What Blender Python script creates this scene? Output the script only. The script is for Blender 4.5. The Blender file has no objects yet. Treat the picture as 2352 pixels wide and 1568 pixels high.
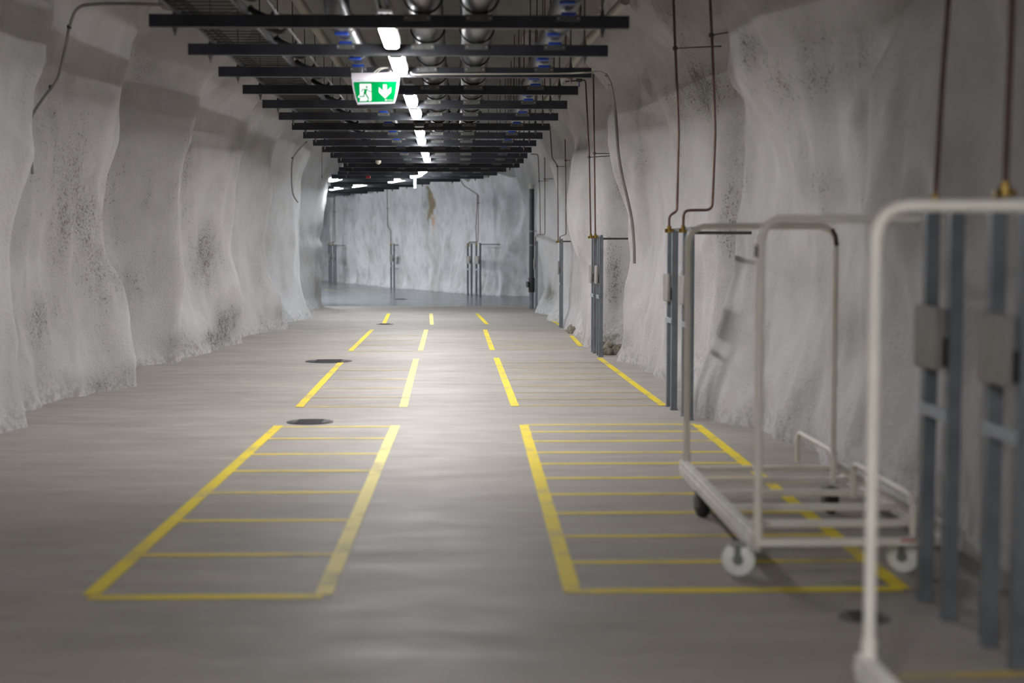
import bpy, bmesh, math, random
from mathutils import Vector, Matrix, noise
random.seed(7)
C = bpy.context.scene.collection
SC = bpy.context.scene

# ------------------------------------------------------------ camera, world, exposure
W_PX, H_PX, F_PX = 2352, 1568, 3267.0
CAM_H = 1.3
cam_data = bpy.data.cameras.new('camera')
cam_data.sensor_width = 36.0
cam_data.lens = F_PX / W_PX * 36.0
cam_data.clip_end = 200
cam = bpy.data.objects.new('camera', cam_data)
C.objects.link(cam)
VPX, VPY = 1085.0, 571.0
cam.location = (0, 0, CAM_H)
YAW = math.atan((W_PX / 2 - VPX) / F_PX)
PITCH = math.atan((H_PX / 2 - VPY) / F_PX)
cam.rotation_euler = (math.pi / 2 - PITCH, 0, -YAW)
cam_data.dof.use_dof = True
cam_data.dof.focus_distance = 17.0
cam_data.dof.aperture_fstop = 1.5
SC.camera = cam
w = bpy.data.worlds.new('world'); SC.world = w
w.use_nodes = True
w.node_tree.nodes['Background'].inputs[0].default_value = (0.6, 0.62, 0.68, 1)
w.node_tree.nodes['Background'].inputs[1].default_value = 0.0
SC.view_settings.view_transform = 'Standard'
SC.view_settings.look = 'None'
SC.view_settings.gamma = 1
SC.view_settings.use_curve_mapping = False
SC.view_settings.exposure = 0.0
TUBE_STRENGTH = 175.0

RM = cam.rotation_euler.to_matrix()
def ray(px, py):
    return RM @ Vector(((px - W_PX / 2) / F_PX, -(py - H_PX / 2) / F_PX, -1.0))
def P(px, py, Y):                       # world point on the plane at depth Y
    d = ray(px, py)
    return Vector((0, 0, CAM_H)) + d * (Y / d.y)
def F(px, py, z=0.0):                   # world point on the floor
    d = ray(px, py)
    return Vector((0, 0, CAM_H)) + d * ((z - CAM_H) / d.z)
def to_px(v):
    c = RM.transposed() @ (v - Vector((0, 0, CAM_H)))
    return (W_PX / 2 - F_PX * c.x / c.z, H_PX / 2 + F_PX * c.y / c.z)

# ------------------------------------------------------------ materials
def nodes_of(name):
    m = bpy.data.materials.new(name); m.use_nodes = True
    nt = m.node_tree
    return m, nt, nt.nodes['Principled BSDF']
def plain(name, col, rough=0.5, metal=0.0, var=0.12, scale=8.0, bump=0.0, bscale=60.0, spec=0.5):
    m, nt, b = nodes_of(name)
    N, L = nt.nodes, nt.links
    tc = N.new('ShaderNodeTexCoord')
    n = N.new('ShaderNodeTexNoise'); n.inputs['Scale'].default_value = scale; n.inputs['Detail'].default_value = 5
    L.new(tc.outputs['Object'], n.inputs['Vector'])
    r = N.new('ShaderNodeValToRGB')
    r.color_ramp.elements[0].position = 0.3; r.color_ramp.elements[1].position = 0.7
    r.color_ramp.elements[0].color = tuple(c * (1 - var) for c in col) + (1,)
    r.color_ramp.elements[1].color = tuple(min(1, c * (1 + var)) for c in col) + (1,)
    L.new(n.outputs['Fac'], r.inputs['Fac']); L.new(r.outputs['Color'], b.inputs['Base Color'])
    b.inputs['Roughness'].default_value = rough; b.inputs['Metallic'].default_value = metal
    b.inputs['Specular IOR Level'].default_value = spec
    if bump:
        n2 = N.new('ShaderNodeTexNoise'); n2.inputs['Scale'].default_value = bscale
        L.new(tc.outputs['Object'], n2.inputs['Vector'])
        bp = N.new('ShaderNodeBump'); bp.inputs['Strength'].default_value = bump; bp.inputs['Distance'].default_value = 0.01
        L.new(n2.outputs['Fac'], bp.inputs['Height']); L.new(bp.outputs['Normal'], b.inputs['Normal'])
    return m
def emit(name, col, strength, base=(0.8, 0.8, 0.8)):
    m, nt, b = nodes_of(name)
    b.inputs['Base Color'].default_value = tuple(base) + (1,)
    b.inputs['Emission Color'].default_value = tuple(col) + (1,)
    b.inputs['Emission Strength'].default_value = strength
    b.inputs['Roughness'].default_value = 0.8
    b.inputs['Specular IOR Level'].default_value = 0.0
    return m
def mixc(nt, fac, a, b):
    n = nt.nodes.new('ShaderNodeMix'); n.data_type = 'RGBA'
    for val, idx in ((fac, 0), (a, 6), (b, 7)):
        if isinstance(val, (tuple, float, int)): n.inputs[idx].default_value = val
        else: nt.links.new(val, n.inputs[idx])
    return n.outputs[2]
def ramp(nt, src, p0, p1, c0=0.0, c1=1.0):
    n = nt.nodes.new('ShaderNodeMapRange')
    n.inputs['From Min'].default_value = p0; n.inputs['From Max'].default_value = p1
    n.inputs['To Min'].default_value = c0; n.inputs['To Max'].default_value = c1
    nt.links.new(src, n.inputs['Value']); return n.outputs[0]
def math_(nt, op, a, b):
    n = nt.nodes.new('ShaderNodeMath'); n.operation = op; n.use_clamp = False
    for i, val in enumerate((a, b)):
        if isinstance(val, (int, float)): n.inputs[i].default_value = val
        else: nt.links.new(val, n.inputs[i])
    return n.outputs[0]
def noise_t(nt, vec, scale, detail=4, rough=0.55):
    n = nt.nodes.new('ShaderNodeTexNoise'); n.inputs['Scale'].default_value = scale
    n.inputs['Detail'].default_value = detail; n.inputs['Roughness'].default_value = rough
    nt.links.new(vec, n.inputs['Vector']); return n.outputs['Fac']

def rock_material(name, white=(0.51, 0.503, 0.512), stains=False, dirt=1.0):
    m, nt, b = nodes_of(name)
    N, L = nt.nodes, nt.links
    tc = N.new('ShaderNodeTexCoord'); obj = tc.outputs['Object']
    mp = N.new('ShaderNodeMapping'); mp.inputs['Scale'].default_value = (1, 1, 0.6)
    L.new(obj, mp.inputs['Vector'])
    patch = noise_t(nt, mp.outputs[0], 1.3, 7, 0.66)
    patch2 = noise_t(nt, mp.outputs[0], 3.4, 6, 0.65)
    speck = noise_t(nt, obj, 52, 4, 0.65)
    speck2 = noise_t(nt, obj, 16, 3, 0.6)
    # soft grey grime
    g = ramp(nt, patch, 0.46, 0.70, 0.0, 0.42 * dirt)
    g2 = ramp(nt, patch2, 0.48, 0.72, 0.0, 0.40 * dirt)
    col = mixc(nt, g, white + (1,), (0.30, 0.29, 0.265, 1))
    col = mixc(nt, g2, col, (0.36, 0.35, 0.32, 1))
    # dark pits: everywhere sparse, dense inside the patches
    dens = math_(nt, 'ADD', ramp(nt, patch, 0.48, 0.70, 0.0, 0.12), ramp(nt, patch2, 0.52, 0.70, 0.0, 0.06))
    so = N.new('ShaderNodeAttribute'); so.attribute_name = 'grime_shade'  # per-vertex dark patches: wall grime together with painted recess shade
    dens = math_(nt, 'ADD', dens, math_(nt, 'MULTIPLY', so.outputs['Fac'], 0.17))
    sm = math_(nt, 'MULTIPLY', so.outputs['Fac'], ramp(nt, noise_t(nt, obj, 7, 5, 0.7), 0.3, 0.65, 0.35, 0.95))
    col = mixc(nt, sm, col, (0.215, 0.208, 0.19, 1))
    thr = math_(nt, 'SUBTRACT', 0.70, dens)
    d = math_(nt, 'SUBTRACT', speck, thr)
    pit = ramp(nt, d, 0.0, 0.05, 0.0, 0.75)
    col = mixc(nt, pit, col, (0.12, 0.115, 0.10, 1))
    d2 = math_(nt, 'SUBTRACT', speck2, math_(nt, 'SUBTRACT', 0.76, dens))
    col = mixc(nt, ramp(nt, d2, 0.0, 0.05, 0.0, 0.5), col, (0.11, 0.10, 0.085, 1))
    # grime attribute (foot of the wall)
    at = N.new('ShaderNodeAttribute'); at.attribute_name = 'foot'
    fm = math_(nt, 'MULTIPLY', at.outputs['Fac'], ramp(nt, speck2, 0.45, 0.6, 0.0, 1.0))
    col = mixc(nt, math_(nt, 'MULTIPLY', fm, 0.45), col, (0.16, 0.145, 0.115, 1))
    if stains:
        a2 = N.new('ShaderNodeAttribute'); a2.attribute_name = 'stain'
        col = mixc(nt, a2.outputs['Fac'], col, (0.245, 0.185, 0.10, 1))
        a3 = N.new('ShaderNodeAttribute'); a3.attribute_name = 'rust'
        rf = math_(nt, 'MULTIPLY', a3.outputs['Fac'], ramp(nt, speck2, 0.42, 0.56, 0.2, 1.0))
        col = mixc(nt, rf, col, (0.50, 0.22, 0.05, 1))
    L.new(col, b.inputs['Base Color'])
    b.inputs['Roughness'].default_value = 0.85
    b.inputs['Specular IOR Level'].default_value = 0.25
    h = math_(nt, 'ADD', math_(nt, 'MULTIPLY', noise_t(nt, obj, 42, 4, 0.75), 1.3),
              math_(nt, 'MULTIPLY', noise_t(nt, obj, 6, 3, 0.5), 1.6))
    h = math_(nt, 'SUBTRACT', h, math_(nt, 'MULTIPLY', pit, 0.5))
    bp = N.new('ShaderNodeBump'); bp.inputs['Strength'].default_value = 0.7; bp.inputs['Distance'].default_value = 0.016
    L.new(h, bp.inputs['Height']); L.new(bp.outputs['Normal'], b.inputs['Normal'])
    return m

def floor_material(name, base, base2, r0, r1, streak=1.0):
    m, nt, b = nodes_of(name)
    N, L = nt.nodes, nt.links
    tc = N.new('ShaderNodeTexCoord'); obj = tc.outputs['Object']
    mp = N.new('ShaderNodeMapping'); mp.inputs['Scale'].default_value = (0.5, 1.5, 1)
    L.new(obj, mp.inputs['Vector'])
    a = noise_t(nt, mp.outputs[0], 0.8, 6, 0.6)
    c = noise_t(nt, mp.outputs[0], 3.5, 6, 0.65)
    s = noise_t(nt, obj, 24, 4, 0.7)
    col = mixc(nt, ramp(nt, a, 0.35, 0.68), base + (1,), base2 + (1,))
    col = mixc(nt, ramp(nt, c, 0.50, 0.78, 0.0, 0.35), col, tuple(x * 0.62 for x in base) + (1,))
    col = mixc(nt, ramp(nt, c, 0.44, 0.28, 0.0, 0.30), col, tuple(min(1, x * 1.35) for x in base2) + (1,))
    col = mixc(nt, ramp(nt, s, 0.70, 0.80, 0.0, 0.6), col, tuple(x * 0.35 for x in base) + (1,))
    L.new(col, b.inputs['Base Color'])
    rr = ramp(nt, c, 0.3, 0.7, r0, r1)
    L.new(rr, b.inputs['Roughness'])
    b.inputs['Specular IOR Level'].default_value = 0.14 if r0 > .3 else 0.4
    bp = N.new('ShaderNodeBump'); bp.inputs['Strength'].default_value = 0.12 * streak; bp.inputs['Distance'].default_value = 0.004
    L.new(noise_t(nt, obj, 90, 3, 0.6), bp.inputs['Height']); L.new(bp.outputs['Normal'], b.inputs['Normal'])
    return m

def tape_material(name, col, wear, rough=0.45):
    m, nt, b = nodes_of(name)
    tc = nt.nodes.new('ShaderNodeTexCoord'); obj = tc.outputs['Object']
    a = noise_t(nt, obj, 2.2, 5, 0.7)
    c2 = (0.30, 0.28, 0.24, 1)
    nt.links.new(mixc(nt, ramp(nt, a, 0.62 - 0.3 * wear, 0.78 - 0.12 * wear, 0.10 * wear, 0.9), col + (1,), c2), b.inputs['Base Color'])
    b.inputs['Roughness'].default_value = rough + .15
    b.inputs['Specular IOR Level'].default_value = 0.2
    return m

M = {}
M['rock'] = rock_material('white_sprayed_rock')
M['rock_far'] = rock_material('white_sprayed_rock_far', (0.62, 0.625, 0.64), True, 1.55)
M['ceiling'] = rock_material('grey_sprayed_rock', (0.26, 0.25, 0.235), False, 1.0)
M['floor'] = floor_material('brushed_concrete', (0.30, 0.278, 0.252), (0.365, 0.34, 0.31), 0.5, 0.66)
M['floor_gloss'] = floor_material('coated_floor', (0.16, 0.17, 0.185), (0.20, 0.21, 0.225), 0.14, 0.27, 0.5)
M['joint'] = plain('pale_joint', (0.42, 0.42, 0.40), 0.5)
M['yellow'] = tape_material('yellow_paint', (0.78, 0.61, 0.03), 0.35)
M['yellow_sheen'] = tape_material('yellow_paint_with_sheen', (0.86, 0.74, 0.27), 0.3, 0.5)  # same yellow paint, paler: the floor's gloss reflection is put into the colour
M['yellow_mid'] = tape_material('scuffed_yellow_paint', (0.74, 0.57, 0.08), 0.45)
M['yellow_worn'] = tape_material('worn_yellow_paint', (0.66, 0.47, 0.07), 1.0)
M['beam'] = plain('dark_galvanised_steel', (0.032, 0.034, 0.042), 0.42, 0.5, 0.3, 5, 0.1, 30)
M['plate'] = plain('zinc_plate', (0.105, 0.108, 0.105), 0.45, 0.5, 0.25, 20)
M['rod'] = plain('threaded_steel', (0.10, 0.095, 0.09), 0.5, 0.7)
M['black'] = plain('black_rubber', (0.012, 0.012, 0.013), 0.5)
M['blue'] = plain('blue_plastic', (0.006, 0.045, 0.33), 0.4)
M['duct'] = plain('galvanised_duct', (0.14, 0.143, 0.15), 0.30, 0.8, 0.12, 6)
M['foil'] = plain('wrinkled_foil', (0.15, 0.155, 0.165), 0.30, 0.9, 0.25, 14, 0.8, 18)
M['tray'] = plain('tray_steel', (0.18, 0.185, 0.20), 0.4, 0.8)
M['rung'] = plain('tray_rung_steel', (0.09, 0.085, 0.08), 0.5, 0.5)
M['greypipe'] = plain('grey_conduit', (0.14, 0.142, 0.146), 0.45, 0.1)
M['beigepipe'] = plain('beige_plastic_pipe', (0.30, 0.28, 0.24), 0.5)
M['lamp_body'] = plain('white_lamp_body', (0.75, 0.75, 0.76), 0.4)
M['tube'] = emit('lit_diffuser', (1.0, 0.978, 0.98), TUBE_STRENGTH)
M['tube_far'] = emit('lit_cool_diffuser', (0.92, 0.965, 1.0), TUBE_STRENGTH * 1.0)
M['fill_bend'] = emit('bend_fill_diffuser', (0.92, 0.965, 1.0), TUBE_STRENGTH * 2.3)  # boosted glow for the fill lamps added out of view past the bend
M['fill_side_bend'] = emit('bend_fill_side_diffuser', (0.92, 0.965, 1.0), 50.0)
M['fill_rear'] = emit('rear_fill_diffuser', (1.0, 0.978, 0.98), TUBE_STRENGTH * 2.1)  # boosted glow for the fill lamps added behind the camera
M['tube_side_far'] = emit('lit_far_side_diffuser', (0.92, 0.965, 1.0), 7.0)
M['tube_dim'] = emit('lit_dim_diffuser', (0.92, 0.965, 1.0), 55.0)
M['tube_side'] = emit('lit_side_diffuser', (1.0, 0.98, 0.98), 1.25)
M['clip'] = plain('steel_clip', (0.35, 0.35, 0.36), 0.4, 0.6)
M['sign_green'] = emit('lit_green_panel', (0.0, 0.25, 0.05), 0.62, (0.0, 0.05, 0.012))
M['sign_white'] = emit('lit_white_print', (0.90, 0.98, 1.0), 0.72, (0.1, 0.1, 0.1))
M['sign_glow'] = emit('lit_acrylic_edge', (0.72, 0.82, 1.0), 0.42, (0.15, 0.15, 0.15))
M['sign_body'] = plain('lilac_white_plastic', (0.36, 0.345, 0.37), 0.4, 0, 0.02)
M['sign_red'] = plain('red_print', (0.45, 0.06, 0.06), 0.5)
M['post'] = plain('bluish_zinc_post', (0.16, 0.175, 0.198), 0.42, 0.35, 0.18, 9, 0.1, 40)
M['post_light'] = plain('light_zinc_bracket', (0.30, 0.34, 0.40), 0.38, 0.4, 0.15, 9)
M['box'] = plain('grey_outlet_box', (0.235, 0.22, 0.205), 0.5)
M['copper'] = plain('brown_copper', (0.13, 0.075, 0.06), 0.45, 0.45, 0.3, 12)
M['brass'] = plain('brass', (0.30, 0.20, 0.05), 0.4, 0.8, 0.3, 30)
M['cable'] = plain('grey_cable', (0.20, 0.19, 0.175), 0.55)
M['cable_pale'] = plain('pale_cable', (0.42, 0.40, 0.35), 0.55)
M['black_pipe'] = plain('black_pipe', (0.035, 0.038, 0.045), 0.4)
M['collar'] = plain('cream_collar', (0.55, 0.54, 0.48), 0.45)
M['cream'] = plain('chipped_cream_paint', (0.72, 0.70, 0.62), 0.38, 0, 0.06, 12)
M['cream_rail'] = plain('scuffed_white_paint', (0.74, 0.72, 0.68), 0.45, 0, 0.14, 15)
M['rust'] = plain('bare_rusty_steel', (0.09, 0.05, 0.04), 0.6, 0.3)
M['nylon'] = plain('white_nylon', (0.76, 0.78, 0.74), 0.4)
M['hub'] = plain('caster_zinc', (0.20, 0.215, 0.20), 0.4, 0.6)
M['cover'] = plain('cast_iron', (0.045, 0.042, 0.045), 0.5, 0.4, 0.3, 20)
M['cover_worn'] = plain('worn_iron', (0.13, 0.122, 0.112), 0.6, 0, 0.3, 20)
M['detector'] = plain('cream_plastic', (0.52, 0.50, 0.42), 0.5)
M['red'] = plain('red_plastic', (0.30, 0.01, 0.015), 0.4)
M['stone'] = plain('mossy_rubble', (0.20, 0.18, 0.14), 0.9, 0, 0.5, 20, 0.8, 50)

# ------------------------------------------------------------ builders
class MB:
    def __init__(s): s.v = []; s.f = []
    def add(s, vs, fs):
        n = len(s.v); s.v += [Vector(p) for p in vs]; s.f += [tuple(i + n for i in f) for f in fs]; return s
    def box(s, c, d, rot=None):
        hx, hy, hz = d[0] / 2, d[1] / 2, d[2] / 2
        vs = [Vector((x * hx, y * hy, z * hz)) for z in (-1, 1) for y in (-1, 1) for x in (-1, 1)]
        if rot is not None: vs = [rot @ p for p in vs]
        c = Vector(c)
        return s.add([p + c for p in vs], [(0, 2, 3, 1), (4, 5, 7, 6), (0, 1, 5, 4), (2, 6, 7, 3), (0, 4, 6, 2), (1, 3, 7, 5)])
    def bbox(s, c, d, bev=0.004, rot=None):           # bevelled box: chamfered prism
        hx, hy, hz = d[0] / 2, d[1] / 2, d[2] / 2
        bev = min(bev, hx * .49, hy * .49, hz * .49)
        bm = bmesh.new(); bmesh.ops.create_cube(bm, size=1)
        for v in bm.verts: v.co = Vector((v.co.x * d[0], v.co.y * d[1], v.co.z * d[2]))
        bmesh.ops.bevel(bm, geom=bm.edges[:], offset=bev, segments=1, affect='EDGES')
        bm.verts.index_update()
        vs = [v.co.copy() for v in bm.verts]; fs = [tuple(v.index for v in f.verts) for f in bm.faces]; bm.free()
        if rot is not None: vs = [rot @ p for p in vs]
        c = Vector(c)
        return s.add([p + c for p in vs], fs)
    def tube(s, pts, r, seg=10, caps=True, close=False):
        pts = [Vector(p) for p in pts]; n = len(pts); rings = []
        rr = r if isinstance(r, (list, tuple)) else [r] * n
        up = None
        for i, p in enumerate(pts):
            a = pts[(i - 1) % n] if (i > 0 or close) else p
            b = pts[(i + 1) % n] if (i < n - 1 or close) else p
            t = (b - a).normalized()
            if up is None:
                up = Vector((0, 0, 1)) if abs(t.z) < 0.9 else Vector((1, 0, 0))
            x = t.cross(up)
            if x.length < 1e-4: x = t.cross(Vector((0, 1, 0)))
            x.normalize(); y = x.cross(t).normalized(); up = y
            rings.append([p + (x * math.cos(k * 2 * math.pi / seg) + y * math.sin(k * 2 * math.pi / seg)) * rr[i] for k in range(seg)])
        vs = [q for rg in rings for q in rg]; fs = []
        m = n if close else n - 1
        for i in range(m):
            j = (i + 1) % n
            for k in range(seg):
                k2 = (k + 1) % seg
                fs.append((i * seg + k, i * seg + k2, j * seg + k2, j * seg + k))
        if caps and not close:
            fs.append(tuple(range(seg))[::-1]); fs.append(tuple((n - 1) * seg + k for k in range(seg)))
        return s.add(vs, fs)
    def prism(s, poly, d0, d1, axis='y'):            # poly: list of (a, b), extruded
        def mk(a, b, d):
            return {'y': (a, d, b), 'x': (d, a, b), 'z': (a, b, d)}[axis]
        n = len(poly)
        vs = [mk(a, b, d0) for a, b in poly] + [mk(a, b, d1) for a, b in poly]
        fs = [tuple(range(n)), tuple(range(n, 2 * n))[::-1]] + [(i, i + n, (i + 1) % n + n, (i + 1) % n) for i in range(n)]
        return s.add(vs, fs)
    def build(s, name, mat, parent=None, smooth=True, angle=40):
        off = parent.location if parent is not None else Vector((0, 0, 0))
        if parent is not None and parent.parent is not None: off = off + parent.parent.location
        me = bpy.data.meshes.new(name)
        me.from_pydata([tuple(p - off) for p in s.v], [], s.f)
        bm = bmesh.new(); bm.from_mesh(me); bmesh.ops.recalc_face_normals(bm, faces=bm.faces[:]); bm.to_mesh(me); bm.free()
        me.materials.append(M[mat] if isinstance(mat, str) else mat)
        if smooth:
            me.shade_smooth(); me.set_sharp_from_angle(angle=math.radians(angle))
        o = bpy.data.objects.new(name, me); C.objects.link(o)
        if parent is not None: o.parent = parent
        return o
def thing(name, label, cat, loc=(0, 0, 0), group=None):
    o = bpy.data.objects.new(name, None); C.objects.link(o); o.empty_display_size = 0.1
    o.location = loc; tag(o, label, cat, group); return o
def tag(o, label, cat, group=None):
    o['label'] = label; o['category'] = cat
    if group: o['group'] = group
    return o
def struct(o): o['kind'] = 'structure'; return o
def dup(root, loc=None, rotz=None, label=None):
    r = root.copy(); C.objects.link(r)
    if loc is not None: r.location = loc
    if rotz is not None: r.rotation_euler = (0, 0, rotz)
    if label: r['label'] = label
    for ch in list(root.children):
        c = ch.copy(); C.objects.link(c); c.parent = r
        for g in list(ch.children):
            d = g.copy(); C.objects.link(d); d.parent = c
    return r
def rounded(pts, r, n=5):                             # round the corners of a polyline
    pts = [Vector(p) for p in pts]; out = [pts[0]]
    for i in range(1, len(pts) - 1):
        a, b, c = pts[i - 1], pts[i], pts[i + 1]
        l = min(r, (a - b).length * .45, (c - b).length * .45)
        p0 = b + (a - b).normalized() * l; p1 = b + (c - b).normalized() * l
        for k in range(n + 1):
            t = k / n
            out.append(p0 * (1 - t) ** 2 + b * 2 * t * (1 - t) + p1 * t * t)
    out.append(pts[-1]); return out
def smoothline(pts, n=8):                             # Catmull-Rom
    pts = [Vector(p) for p in pts]; q = [pts[0]] + pts + [pts[-1]]; out = []
    for i in range(1, len(q) - 2):
        for k in range(n):
            t = k / n
            a, b, c, d = q[i - 1], q[i], q[i + 1], q[i + 2]
            out.append(0.5 * ((2 * b) + (c - a) * t + (2 * a - 5 * b + 4 * c - d) * t * t + (3 * b - a - 3 * c + d) * t ** 3))
    out.append(pts[-1]); return out
def lerp_tab(tab, x):
    if x <= tab[0][0]: return tab[0][1]
    for (a, va), (b, vb) in zip(tab, tab[1:]):
        if x <= b: return va + (vb - va) * (x - a) / (b - a)
    return tab[-1][1]
ORD = ['nearest', 'second', 'third', 'fourth', 'fifth', 'sixth', 'seventh', 'eighth', 'ninth', 'tenth', 'eleventh', 'twelfth',
       'thirteenth', 'fourteenth', 'fifteenth', 'sixteenth', 'seventeenth', 'eighteenth', 'nineteenth', 'twentieth',
       'twenty-first', 'twenty-second', 'twenty-third', 'twenty-fourth']

# ------------------------------------------------------------ the rock walls
# each rib: depth from its foot pixel, then (py, px) down the rib as seen in the photograph
def rib_depth(px, py): return F(px, py).y
def make_rib(foot, pts, Y=None, deep=0):
    Y = Y if Y is not None else rib_depth(*foot)
    prof = []
    for py, px in [(foot[1], foot[0] + deep * .3)] + [(a_, b_ + deep) for a_, b_ in pts]:
        p = P(px, py, Y); prof.append((p.z, p.x))
    prof.sort()
    return (Y, prof)
def flat_rib(Y, X, lean=0.0): return (Y, [(0, X), (1.8, X + lean * 0.2), (3.2, X + lean)])
LEFT = [flat_rib(-7, -3.2, .3), flat_rib(-3, -3.35, .3), flat_rib(0, -3.1, .2), flat_rib(2.5, -3.4, .3), flat_rib(4.2, -3.15, .2),
        flat_rib(6.0, -3.45, .3), flat_rib(7.6, -3.3, .3), flat_rib(9.2, -3.42, .3),
        make_rib((37, 981), [(900, 32), (700, 13), (565, 16), (500, 25), (421, 38), (356, 55), (287, 42), (103, 57), (0, 78)]),
        make_rib((39, 949), [(700, 20), (500, 20), (287, 30), (100, 40), (0, 55)], deep=-60),
        make_rib((61, 933), [(790, 65), (600, 75), (460, 70), (306, 64), (150, 75), (0, 90)]),
        make_rib((124, 918), [(750, 130), (600, 120), (460, 125), (300, 130), (150, 160), (0, 200)]),
        make_rib((200, 905), [(750, 190), (600, 175), (460, 170), (300, 190), (150, 215), (0, 250)]),
        make_rib((268, 888), [(823, 288), (758, 284), (661, 275), (590, 243), (500, 238), (421, 241), (317, 262), (230, 262), (150, 285), (80, 300), (0, 315)]),
        make_rib((275, 858), [(700, 255), (500, 225), (317, 245), (150, 270), (0, 300)], deep=-65),
        make_rib((296, 844), [(661, 290), (500, 255), (317, 275), (200, 300), (60, 345)], deep=-32),
        make_rib((398, 832), [(768, 409), (694, 410), (590, 404), (480, 395), (400, 400), (300, 420), (220, 445), (170, 470), (60, 520)]),
        make_rib((415, 825), [(694, 398), (590, 390), (480, 382), (300, 405), (170, 450), (60, 505)], deep=-52),
        make_rib((466, 806), [(700, 455), (590, 440), (480, 435), (330, 450), (240, 490), (120, 560)], deep=-26),
        make_rib((546, 788), [(710, 549), (655, 546), (581, 533), (500, 543), (430, 548), (330, 555), (240, 578), (150, 640)]),
        make_rib((550, 778), [(655, 532), (500, 530), (330, 545), (240, 566), (150, 625)], deep=-44),
        make_rib((591, 766), [(655, 580), (500, 570), (330, 590), (240, 620), (150, 680)], deep=-16),
        make_rib((648, 757), [(745, 646), (678, 641), (629, 617), (565, 609), (500, 614), (440, 625), (370, 622), (330, 632), (250, 680)]),
        make_rib((650, 744), [(678, 625), (565, 598), (440, 612), (330, 622), (250, 668)], deep=-40),
        make_rib((708, 731), [(694, 695), (630, 682), (581, 685), (500, 688), (420, 690), (370, 700), (330, 715), (250, 760)]),
        make_rib((706, 718), [(694, 684), (581, 672), (420, 680), (330, 704), (250, 750)], deep=-30),
        make_rib((738, 703), [(694, 738), (635, 740), (603, 733), (565, 740), (548, 733), (510, 743), (450, 750), (410, 765), (378, 785), (350, 795), (300, 830)]),
        flat_rib(33.0, -4.2, .6), flat_rib(34.5, -5.0, .6), flat_rib(38, -6.2, .6), flat_rib(45, -9.5, .6), flat_rib(60, -15.5, .6)]
RIGHT = [flat_rib(-7, 2.2, -.3), flat_rib(-3, 2.3, -.2), flat_rib(0, 2.0, -.2), flat_rib(2.5, 2.15, -.2), flat_rib(4, 2.07, -.1),
         make_rib((2352, 1368), [(900, 2375), (600, 2380), (300, 2390), (0, 2420)]),
         flat_rib(6.3, 2.3, -.1),
         make_rib((2030, 1118), [(1000, 2050), (800, 2045), (600, 2036), (450, 2033), (260, 2035), (170, 2050), (110, 2075), (0, 2100)]),
         make_rib((1935, 1075), [(800, 2010), (600, 2020), (450, 2022), (260, 2015), (100, 2010), (0, 2010)], deep=26),
         make_rib((1843, 1025), [(800, 1870), (600, 1890), (450, 1890), (260, 1880), (100, 1840), (0, 1800)]),
         make_rib((1753, 986), [(900, 1765), (700, 1790), (500, 1800), (300, 1795), (180, 1750), (60, 1720), (0, 1700)]),
         make_rib((1639, 953), [(905, 1634), (850, 1652), (780, 1688), (700, 1717), (600, 1738), (520, 1742), (440, 1747), (300, 1735), (235, 1728), (180, 1690), (150, 1680), (60, 1675), (0, 1660)]),
         make_rib((1636, 925), [(850, 1668), (700, 1740), (520, 1765), (300, 1760), (180, 1710), (0, 1680)], deep=75),
         make_rib((1632, 908), [(800, 1680), (650, 1715), (500, 1740), (300, 1745), (150, 1700), (0, 1665)], deep=38),
         make_rib((1598, 888), [(800, 1610), (650, 1630), (500, 1650), (300, 1650), (150, 1620), (0, 1580)]),
         make_rib((1535, 869), [(700, 1555), (500, 1575), (300, 1575), (150, 1545), (0, 1500)]),
         make_rib((1480, 839), [(700, 1485), (600, 1492), (400, 1500), (200, 1475), (80, 1430)]),
         make_rib((1436, 826), [(775, 1443), (663, 1443), (596, 1457), (507, 1450), (462, 1443), (373, 1423), (284, 1416), (208, 1410), (168, 1392), (90, 1360)]),
         make_rib((1432, 815), [(663, 1462), (596, 1475), (462, 1462), (284, 1432), (168, 1405)], deep=45),
         make_rib((1414, 804), [(700, 1440), (596, 1458), (462, 1450), (284, 1425), (168, 1390)], deep=30),
         make_rib((1386, 800), [(700, 1395), (596, 1405), (462, 1402), (284, 1385), (168, 1350)]),
         make_rib((1339, 787), [(740, 1338), (641, 1343), (498, 1320), (395, 1323), (328, 1334), (280, 1316), (220, 1290)]),
         make_rib((1332, 775), [(641, 1356), (498, 1338), (328, 1340), (280, 1322)], deep=30),
         make_rib((1322, 764), [(641, 1346), (498, 1332), (328, 1330)], deep=20),
         make_rib((1304, 754), [(690, 1318), (600, 1322), (500, 1316), (400, 1304), (320, 1290), (260, 1265)]),
         make_rib((1292, 742), [(690, 1308), (600, 1312), (400, 1300), (320, 1284)], deep=20),
         make_rib((1263, 735), [(686, 1280), (552, 1289), (462, 1285), (373, 1258), (330, 1245)]),
         make_rib((1262, 725), [(686, 1282), (552, 1295), (373, 1265)], deep=18),
         make_rib((1234, 717), [(663, 1250), (574, 1242), (485, 1236), (418, 1234), (380, 1226)]),
         make_rib((1236, 708), [(663, 1256), (485, 1236), (380, 1215)], deep=18),
         make_rib((1226, 701), [(600, 1216), (538, 1216), (510, 1209), (469, 1213), (434, 1202), (390, 1190)]),
         flat_rib(36, 1.75, -.3), flat_rib(38.8, 2.6, -.4)]
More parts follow.
